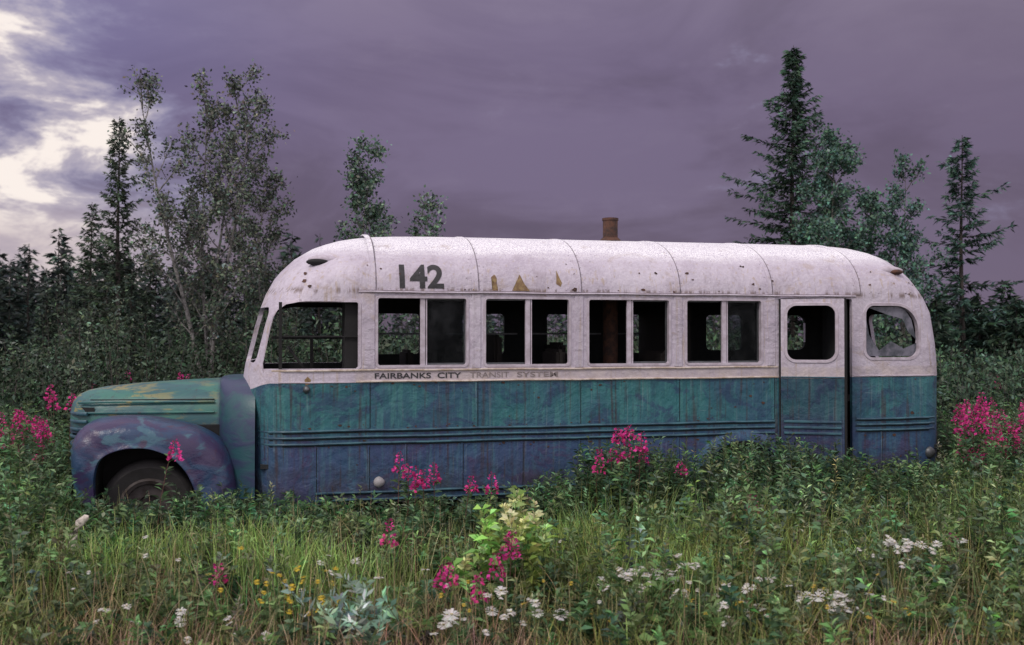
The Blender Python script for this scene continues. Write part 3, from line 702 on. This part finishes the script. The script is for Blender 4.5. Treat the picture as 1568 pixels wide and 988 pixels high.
def stems(acc,x,y,h,K,ls,lw,col,lean=.15,droop=.25,u0=.08,m=0,stemc=(.09,.10,.05),v=.22):
    n=len(x); z0=gz(x,y); lx=R.normal(0,lean,n);ly=R.normal(0,lean,n)
    tone=np.exp(R.normal(0,v,n))[:,None]*np.exp(R.normal(0,.12,(n,3)))
    u=R.uniform(u0,1,(n,K)); hh=h[:,None]
    P=np.stack([x[:,None]+lx[:,None]*hh*u*u,y[:,None]+ly[:,None]*hh*u*u,z0[:,None]+hh*u],-1)
    az=R.uniform(0,6.28,(n,K)); D=nrm(np.stack([np.cos(az),np.sin(az),R.uniform(.1,1.1,(n,K))*(.4+u)],-1))
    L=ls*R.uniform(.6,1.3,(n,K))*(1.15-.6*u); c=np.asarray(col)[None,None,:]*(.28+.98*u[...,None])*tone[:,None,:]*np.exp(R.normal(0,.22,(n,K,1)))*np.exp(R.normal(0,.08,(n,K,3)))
    leaves(P.reshape(-1,3),D.reshape(-1,3),L.ravel(),(L*lw).ravel(),c.reshape(-1,3),acc,m,droop)
    uu=np.array([0,.5,1.]); C=np.stack([x[:,None]+lx[:,None]*hh*uu**2,y[:,None]+ly[:,None]*hh*uu**2,z0[:,None]+hh*uu],-1)
    a=R.uniform(0,3.14,n); w=np.stack([np.cos(a),np.sin(a),0*a],-1)[:,None,:]*.003
    for k in range(2): acc.quads(np.stack([C[:,k]-w[:,0],C[:,k]+w[:,0],C[:,k+1]+w[:,0]*.6,C[:,k+1]-w[:,0]*.6],1),np.asarray(stemc),m)
    return C[:,2]
def blades(acc,x,y,h,w,col,bend=.45):
    n=len(x); z0=gz(x,y)-.02; az=R.uniform(0,6.28,n); b=h*np.abs(R.normal(bend,.25,n)); d=np.stack([np.cos(az),np.sin(az)],1); sd=np.stack([-d[:,1],d[:,0],0*az],1)
    c=np.asarray(col)*np.exp(R.normal(0,.25,(n,1)))*np.exp(R.normal(0,.09,(n,3)))
    pts=[]
    for u,ww in ((0,1),(.4,.9),(.75,.6),(1,.08)):
        p=np.stack([x+d[:,0]*b*u*u,y+d[:,1]*b*u*u,z0+h*u*(1-.18*u*b/h)],1); pts.append((p-sd*(w*ww)[:,None],p+sd*(w*ww)[:,None]))
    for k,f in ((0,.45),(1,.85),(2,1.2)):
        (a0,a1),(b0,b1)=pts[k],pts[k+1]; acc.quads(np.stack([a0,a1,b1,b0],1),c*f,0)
A=Acc()
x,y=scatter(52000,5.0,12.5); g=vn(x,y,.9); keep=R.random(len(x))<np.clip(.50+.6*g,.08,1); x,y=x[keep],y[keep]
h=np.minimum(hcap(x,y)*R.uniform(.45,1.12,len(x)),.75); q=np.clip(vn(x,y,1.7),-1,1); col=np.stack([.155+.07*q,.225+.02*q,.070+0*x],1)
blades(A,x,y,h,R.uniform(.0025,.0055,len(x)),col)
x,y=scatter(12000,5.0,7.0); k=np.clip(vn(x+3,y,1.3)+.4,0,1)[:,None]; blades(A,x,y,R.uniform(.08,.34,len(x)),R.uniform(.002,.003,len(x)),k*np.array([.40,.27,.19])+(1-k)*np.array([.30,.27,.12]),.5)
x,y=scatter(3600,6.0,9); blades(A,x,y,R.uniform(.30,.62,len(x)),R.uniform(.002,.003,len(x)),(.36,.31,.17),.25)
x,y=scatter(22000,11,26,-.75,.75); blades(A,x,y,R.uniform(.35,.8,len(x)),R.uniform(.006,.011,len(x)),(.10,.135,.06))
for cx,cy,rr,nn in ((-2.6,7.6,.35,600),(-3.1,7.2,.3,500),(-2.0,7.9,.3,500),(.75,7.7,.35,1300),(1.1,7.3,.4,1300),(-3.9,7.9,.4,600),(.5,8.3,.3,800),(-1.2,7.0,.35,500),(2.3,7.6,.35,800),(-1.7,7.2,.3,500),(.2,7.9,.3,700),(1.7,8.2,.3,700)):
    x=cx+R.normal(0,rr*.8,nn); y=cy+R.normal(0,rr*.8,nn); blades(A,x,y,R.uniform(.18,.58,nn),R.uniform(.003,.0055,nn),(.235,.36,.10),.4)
A.build('meadow_grass',[M_leaf])
A=Acc()
x,y=scatter(4300,5.2,10.8); g=vn(x+5,y,.9); keep=R.random(len(x))<np.clip(.68+.45*g+.25*(x>0),.15,1)*np.interp(y,[5.6,6.9],[.15,1]); x,y=x[keep],y[keep]
h=hcap(x,y)*R.uniform(.5,1.2,len(x)); k=R.random(len(x))
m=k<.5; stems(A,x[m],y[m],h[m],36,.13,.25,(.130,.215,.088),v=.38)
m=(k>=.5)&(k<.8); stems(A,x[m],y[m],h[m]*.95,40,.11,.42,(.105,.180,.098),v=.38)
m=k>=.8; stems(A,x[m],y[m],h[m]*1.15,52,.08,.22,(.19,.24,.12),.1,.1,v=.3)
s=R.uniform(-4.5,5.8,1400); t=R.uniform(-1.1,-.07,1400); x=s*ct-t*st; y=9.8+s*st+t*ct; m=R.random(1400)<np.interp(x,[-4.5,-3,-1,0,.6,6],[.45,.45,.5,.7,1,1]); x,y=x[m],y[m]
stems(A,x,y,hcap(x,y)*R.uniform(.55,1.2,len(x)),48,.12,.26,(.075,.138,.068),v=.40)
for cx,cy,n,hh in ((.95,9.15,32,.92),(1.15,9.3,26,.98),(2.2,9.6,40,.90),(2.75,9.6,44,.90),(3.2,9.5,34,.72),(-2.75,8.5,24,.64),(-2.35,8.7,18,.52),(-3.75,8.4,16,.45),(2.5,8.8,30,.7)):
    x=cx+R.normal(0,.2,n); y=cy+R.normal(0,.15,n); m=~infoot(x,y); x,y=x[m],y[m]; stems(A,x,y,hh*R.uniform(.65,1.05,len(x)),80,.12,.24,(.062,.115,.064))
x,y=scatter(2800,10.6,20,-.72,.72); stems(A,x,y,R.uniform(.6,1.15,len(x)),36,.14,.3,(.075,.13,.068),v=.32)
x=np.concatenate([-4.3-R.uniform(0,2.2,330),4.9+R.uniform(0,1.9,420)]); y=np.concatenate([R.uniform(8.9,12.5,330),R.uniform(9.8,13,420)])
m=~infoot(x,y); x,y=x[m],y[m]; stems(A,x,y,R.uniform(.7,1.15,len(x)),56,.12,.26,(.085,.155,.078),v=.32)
A.build('meadow_herbs',[M_leaf])
A=Acc(); n=30; x=np.concatenate([R.uniform(-.36,.22,20),R.uniform(-.2,.3,10)]); y=R.uniform(6.9,7.5,n); h=R.uniform(.50,.98,n)*(1-.7*np.abs(x+.03))
stems(A,x,y,h,36,.16,.36,(.25,.39,.11),.14,.35,.12)
x=x[:16];y=y[:16]; stems(A,x,y,h[:16]*1.08,32,.095,.50,(.52,.56,.28),.12,.1,.74)
A.build('goldenrod_plant',[M_leaf])
A=Acc(); n=26; x=R.normal(-.98,.15,n); y=R.normal(6.25,.10,n); stems(A,x,y,R.uniform(.18,.46,n),22,.13,.30,(.32,.44,.37),.3,.05); A.build('silverleaf_plant',[M_leaf])
# ------------------------------------------------------------------ flowers
def ribbon(x,y,b,h,lx,ly,u):
    L=np.stack([x+lx*u**2-.003,y+ly*u**2,b+h*u],1); Rr=L+[.006,0,0]; V=np.stack([L,Rr],1).reshape(-1,3)
    return V,[(2*i,2*i+1,2*i+3,2*i+2) for i in range(len(u)-1)]
def fireweed(acc,x,y,zt,flen=.16,big=1.0):
    base=gz(x,y); h=zt-base
    lx,ly=R.normal(0,.05,2)
    u=np.linspace(0,1,5); acc.add(*ribbon(x,y,base,h,lx,ly,u),(.12,.06,.05),0)
    K=46; uu=R.uniform(.12,.86,K); P=np.stack([x+lx*uu**2,y+ly*uu**2,base+h*uu],1); az=R.uniform(0,6.28,K); D=nrm(np.stack([np.cos(az),np.sin(az),R.uniform(.2,.9,K)],1)); l=.095*R.uniform(.6,1.2,K)
    leaves(P,D,l,l*.2,varcol((.10,.17,.08),K,.25),acc,0,.2)
    flen=flen*R.uniform(.7,1.2); m=int(60*big); v=R.random(m)**1.3; rad=.034*big*(1.15-v)+.004; az=R.uniform(0,6.28,m); zz=base+h-flen+flen*1.05*v
    P=np.stack([x+lx+rad*np.cos(az),y+ly+rad*np.sin(az),zz],1); D=nrm(np.stack([np.cos(az),np.sin(az),R.normal(.1,.6,m)],1)); l=.028*R.uniform(.7,1.4,m)*(1.2-.5*v)
    c=varcol((.66,.055,.28),m,.28,.08); c[v>.86]*=[.5,.6,.5]; leaves(P,D,l,l*.85,c,acc,1)
A=Acc()
fw=[(-4.9,10.5,1.42),(-5.15,10.5,1.16),(-4.68,10.5,1.34),(-5.0,10.3,1.18),(-4.8,10.1,1.12),(-5.3,10.8,1.1),(-4.86,10.6,1.30),(-5.05,10.6,1.05),
(-3.0,8.4,1.06),(-4.35,13,1.45),(-4.2,13,1.42),(-.93,8.9,.80),(-.78,8.85,.76),(-1.02,8.9,.88),(-.69,8.9,.79),(-.2,8.8,.72),(-.43,8.8,.69),(-.87,8.8,.78),
(.86,9,.93),(1.01,9.0,1.12),(1.13,9,1.08),(.74,9,.92),(.95,8.95,1.0),(1.08,8.9,1.14),(1.2,9.0,.95),(1.67,9.2,.78),(2.04,8.5,.60),
(-.95,7.5,.56),(-.45,6.7,.46),(-.42,6.75,.40),(-.02,6.8,.62),(-.02,6.7,.48),(-.17,6.5,.40),(.03,6.9,.55),(-2.0,6.7,.4),(3.4,7.8,.4)]
for x_,y_,z_ in fw: fireweed(A,x_,y_,z_)
for i in range(70):
    y_=R.uniform(10.2,12.8); x_=R.uniform(.445,.56)*y_; fireweed(A,x_,y_,R.uniform(.7,1.3),.22,1.4)
for i in range(8):
    y_=R.uniform(9.6,11.5); x_=-R.uniform(.46,.53)*y_; fireweed(A,x_,y_,R.uniform(.85,1.2),.2,1.3)
for i in range(14):
    y_=R.uniform(14,18); x_=R.uniform(-.5,.5)*y_; fireweed(A,x_,y_,R.uniform(.9,1.4),.2)
A.build('fireweed_flowers',[M_leaf,M_petal])
def umbel(acc,x,y,h,r,col=(.66,.65,.62),cen=(.45,.36,.08)):
    b=gz(x,y); lx,ly=R.normal(0,.03,2); V,F=ribbon(x,y,b,h,lx,ly,np.linspace(0,1,4)); acc.add(V,F,(.10,.14,.06),0)
    c=np.array([x+lx,y+ly,b+h]); tilt=R.normal(0,.35,2)-[0,.35*1.0]
    n=13; az=np.arange(n)/n*6.283+R.random(); D=nrm(np.stack([np.cos(az),np.sin(az),-tilt[0]*np.cos(az)-tilt[1]*np.sin(az)-.05+R.normal(0,.12,n)],1))
    S=np.stack([-D[:,1],D[:,0],0*az],1)*r*.24; P=c+D*r*.15
    acc.quads(np.stack([P-S*.4,P+S*.4,c+D*r+S,c+D*r-S],1),varcol(col,n,.08,.03),1)
    k=np.array([[-1,-1,.0],[1,-1,.0],[1,1,.0],[-1,1,.0]])*r*.2; acc.quads((c+[0,0,.006]+k)[None],np.array([cen]),1)
A=Acc()
def ucl(n,X0,X1,y0,y1,h0,h1,r0,r1,**k):
    for i in range(n):
        y_=R.uniform(y0,y1); umbel(A,R.uniform(X0,X1)*y_,y_,R.uniform(h0,h1),R.uniform(r0,r1),**k)
ucl(24,.08,.20,6.5,7.2,.25,.45,.018,.045); ucl(36,.20,.36,6.0,6.6,.2,.38,.018,.044); ucl(7,.38,.46,6.6,7.3,.35,.5,.026,.042)
ucl(20,-.08,.05,5.95,6.5,.2,.34,.022,.05); ucl(14,-.42,-.20,5.95,6.3,.12,.26,.022,.038); ucl(6,-.22,-.08,6.2,7.2,.28,.45,.022,.034); ucl(24,-.45,.45,6,7.7,.3,.48,.012,.026)
for c_ in ((2.75,7.1,.45),(.95,6.9,.36)):
    for i in range(14): umbel(A,c_[0]+R.normal(0,.05),c_[1]+R.normal(0,.04),c_[2]+R.normal(0,.02),.034)
ucl(30,-.30,-.17,6.1,6.9,.2,.45,.016,.026,col=(.60,.45,.05)); ucl(34,-.1,.4,6,6.8,.2,.36,.012,.02,col=(.55,.40,.06))
A.build('white_wildflowers',[M_leaf,M_petal])
# ------------------------------------------------------------------ ground
bm=bmesh.new(); xs=np.unique(np.concatenate([np.linspace(-300,-20,12),np.linspace(-20,20,90),np.linspace(20,300,12)])); ys=np.unique(np.concatenate([np.linspace(-300,-3,10),np.linspace(-3,30,80),np.linspace(30,500,16)]))
vv=[[bm.verts.new((a,b,(float(gz(a,b)) if abs(a)<20 and -3<b<30 else 0))) for a in xs] for b in ys]
for i in range(len(ys)-1):
    for j in range(len(xs)-1): bm.faces.new((vv[i][j],vv[i][j+1],vv[i+1][j+1],vv[i+1][j]))
m,t,b=newmat('ground_soil'); tc=t.new('ShaderNodeTexCoord').outputs['Object']; n1=t.noise(tc,1.2,6,.6); n2=t.noise(tc,30,6,.75)
c=t.mix(t.ms(n1,.4,.6),(.07,.08,.04),(.16,.115,.085)); c=t.mix(t.ms(n2,.5,.7),c,(.27,.22,.19)); c2=t.mix(t.ms(n2,.4,.7),(.03,.05,.02),(.055,.07,.03))
sx=t.new('ShaderNodeSeparateXYZ'); t.l.new(tc,sx.inputs[0]); t.put(b.inputs['Base Color'],t.mix(t.ms(sx.outputs[1],6.6,8),c,c2)); b.inputs['Roughness'].default_value=.95; setbump(t,b,n2,.6,.03)
mesh_obj('ground',bm,[m],80)
A=Acc(); A.tube([(-3.32,7.5,.30),(-3.30,7.5,.44),(-3.25,7.5,.54),(-3.20,7.5,.585),(-3.18,7.5,.59)],[.030,.036,.036,.025,.008],(.62,.57,.50),0,8); A.build('bleached_stump',[M_bark])
# ------------------------------------------------------------------ sky
w=bpy.data.worlds.new('World'); sc.world=w; w.use_nodes=True; t=NT(w.node_tree); bg=w.node_tree.nodes['Background']
tc=t.new('ShaderNodeTexCoord').outputs['Generated']; sx=t.new('ShaderNodeSeparateXYZ'); t.l.new(tc,sx.inputs[0]); X,Y,Z=sx.outputs
n1=t.noise(t.mapping(tc,(1,1,2.8)),3.2,5,.58,.6); n2=t.noise(t.mapping(tc,(1,1,2.6),(.3,.1,.2)),9,6,.62,.25)
front=t.mix(t.ms(Z,.0,.33),(.120,.088,.132),(.172,.134,.230))
front=t.mix(t.math('MULTIPLY',t.ms(n1,.42,.62),.60),front,(.215,.170,.278))
front=t.mix(t.math('MULTIPLY',t.ms(n2,.48,.68),.22),front,(.24,.195,.29))
front=t.mix(t.math('MULTIPLY',t.ms(n1,.48,.34),.35),front,(.105,.080,.130))
front=t.mix(t.math('MULTIPLY',t.ms(X,.0,.5),.45),front,(.135,.098,.150))
lm=t.ms(X,-.10,-.5); front=t.mix(t.math('MULTIPLY',t.math('MULTIPLY',lm,t.ms(Z,.12,.3)),.8),front,(.165,.15,.34))
# break in the storm cloud low on the left: brightness falls off from one direction, edges set by cloud noise
dn=t.new('ShaderNodeVectorMath',operation='DOT_PRODUCT'); t.l.new(tc,dn.inputs[0]); g=Vector((-.53,1,.125)).normalized(); dn.inputs[1].default_value=g
gl=t.ms(dn.outputs['Value'],.965,1.0)
v=t.math('ADD',n2,t.math('MULTIPLY',gl,.42))
front=t.mix(t.math('MULTIPLY',t.ms(v,.62,.86),.85),front,(.30,.28,.43))
front=t.mix(t.math('MULTIPLY',t.ms(v,.76,.93),.9),front,(.56,.50,.56))
front=t.mix(t.ms(v,.875,.98),front,(1.0,.90,.84))
lowm=t.math('MULTIPLY',t.ms(X,-.20,-.42),t.ms(t.math('ADD',Z,t.math('MULTIPLY',t.math('SUBTRACT',n2,.5),.08)),.130,.085)); front=t.mix(t.math('MULTIPLY',lowm,.7),front,(.52,.43,.47))
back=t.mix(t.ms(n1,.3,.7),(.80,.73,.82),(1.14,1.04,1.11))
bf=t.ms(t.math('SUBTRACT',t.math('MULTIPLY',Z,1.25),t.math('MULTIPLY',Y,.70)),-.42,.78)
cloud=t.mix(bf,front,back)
sky=t.new('ShaderNodeTexSky',sky_type='NISHITA'); sky.sun_disc=False; sky.sun_elevation=math.radians(48); sky.sun_rotation=math.radians(213)
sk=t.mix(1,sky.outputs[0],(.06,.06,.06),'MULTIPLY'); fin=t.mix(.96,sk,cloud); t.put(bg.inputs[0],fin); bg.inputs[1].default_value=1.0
L=bpy.data.lights.new('sun','SUN'); L.energy=1.5; L.angle=math.radians(12); L.color=(1,.92,.83); lo=bpy.data.objects.new('sun',L); sc.collection.objects.link(lo)
d=Vector((.42,.62,-.85)); lo.rotation_euler=d.to_track_quat('-Z','Y').to_euler()
# ------------------------------------------------------------------ camera
cam=bpy.data.cameras.new('camera'); co=bpy.data.objects.new('camera',cam); sc.collection.objects.link(co); sc.camera=co
co.location=(0,0,1.97); co.rotation_euler=(math.radians(90.6),0,0); cam.lens=35; cam.sensor_width=36; cam.clip_end=2000
cam.dof.use_dof=True; cam.dof.focus_distance=10; cam.dof.aperture_fstop=1.8
sc.view_settings.view_transform='Standard'; sc.view_settings.look='None'; sc.view_settings.exposure=0
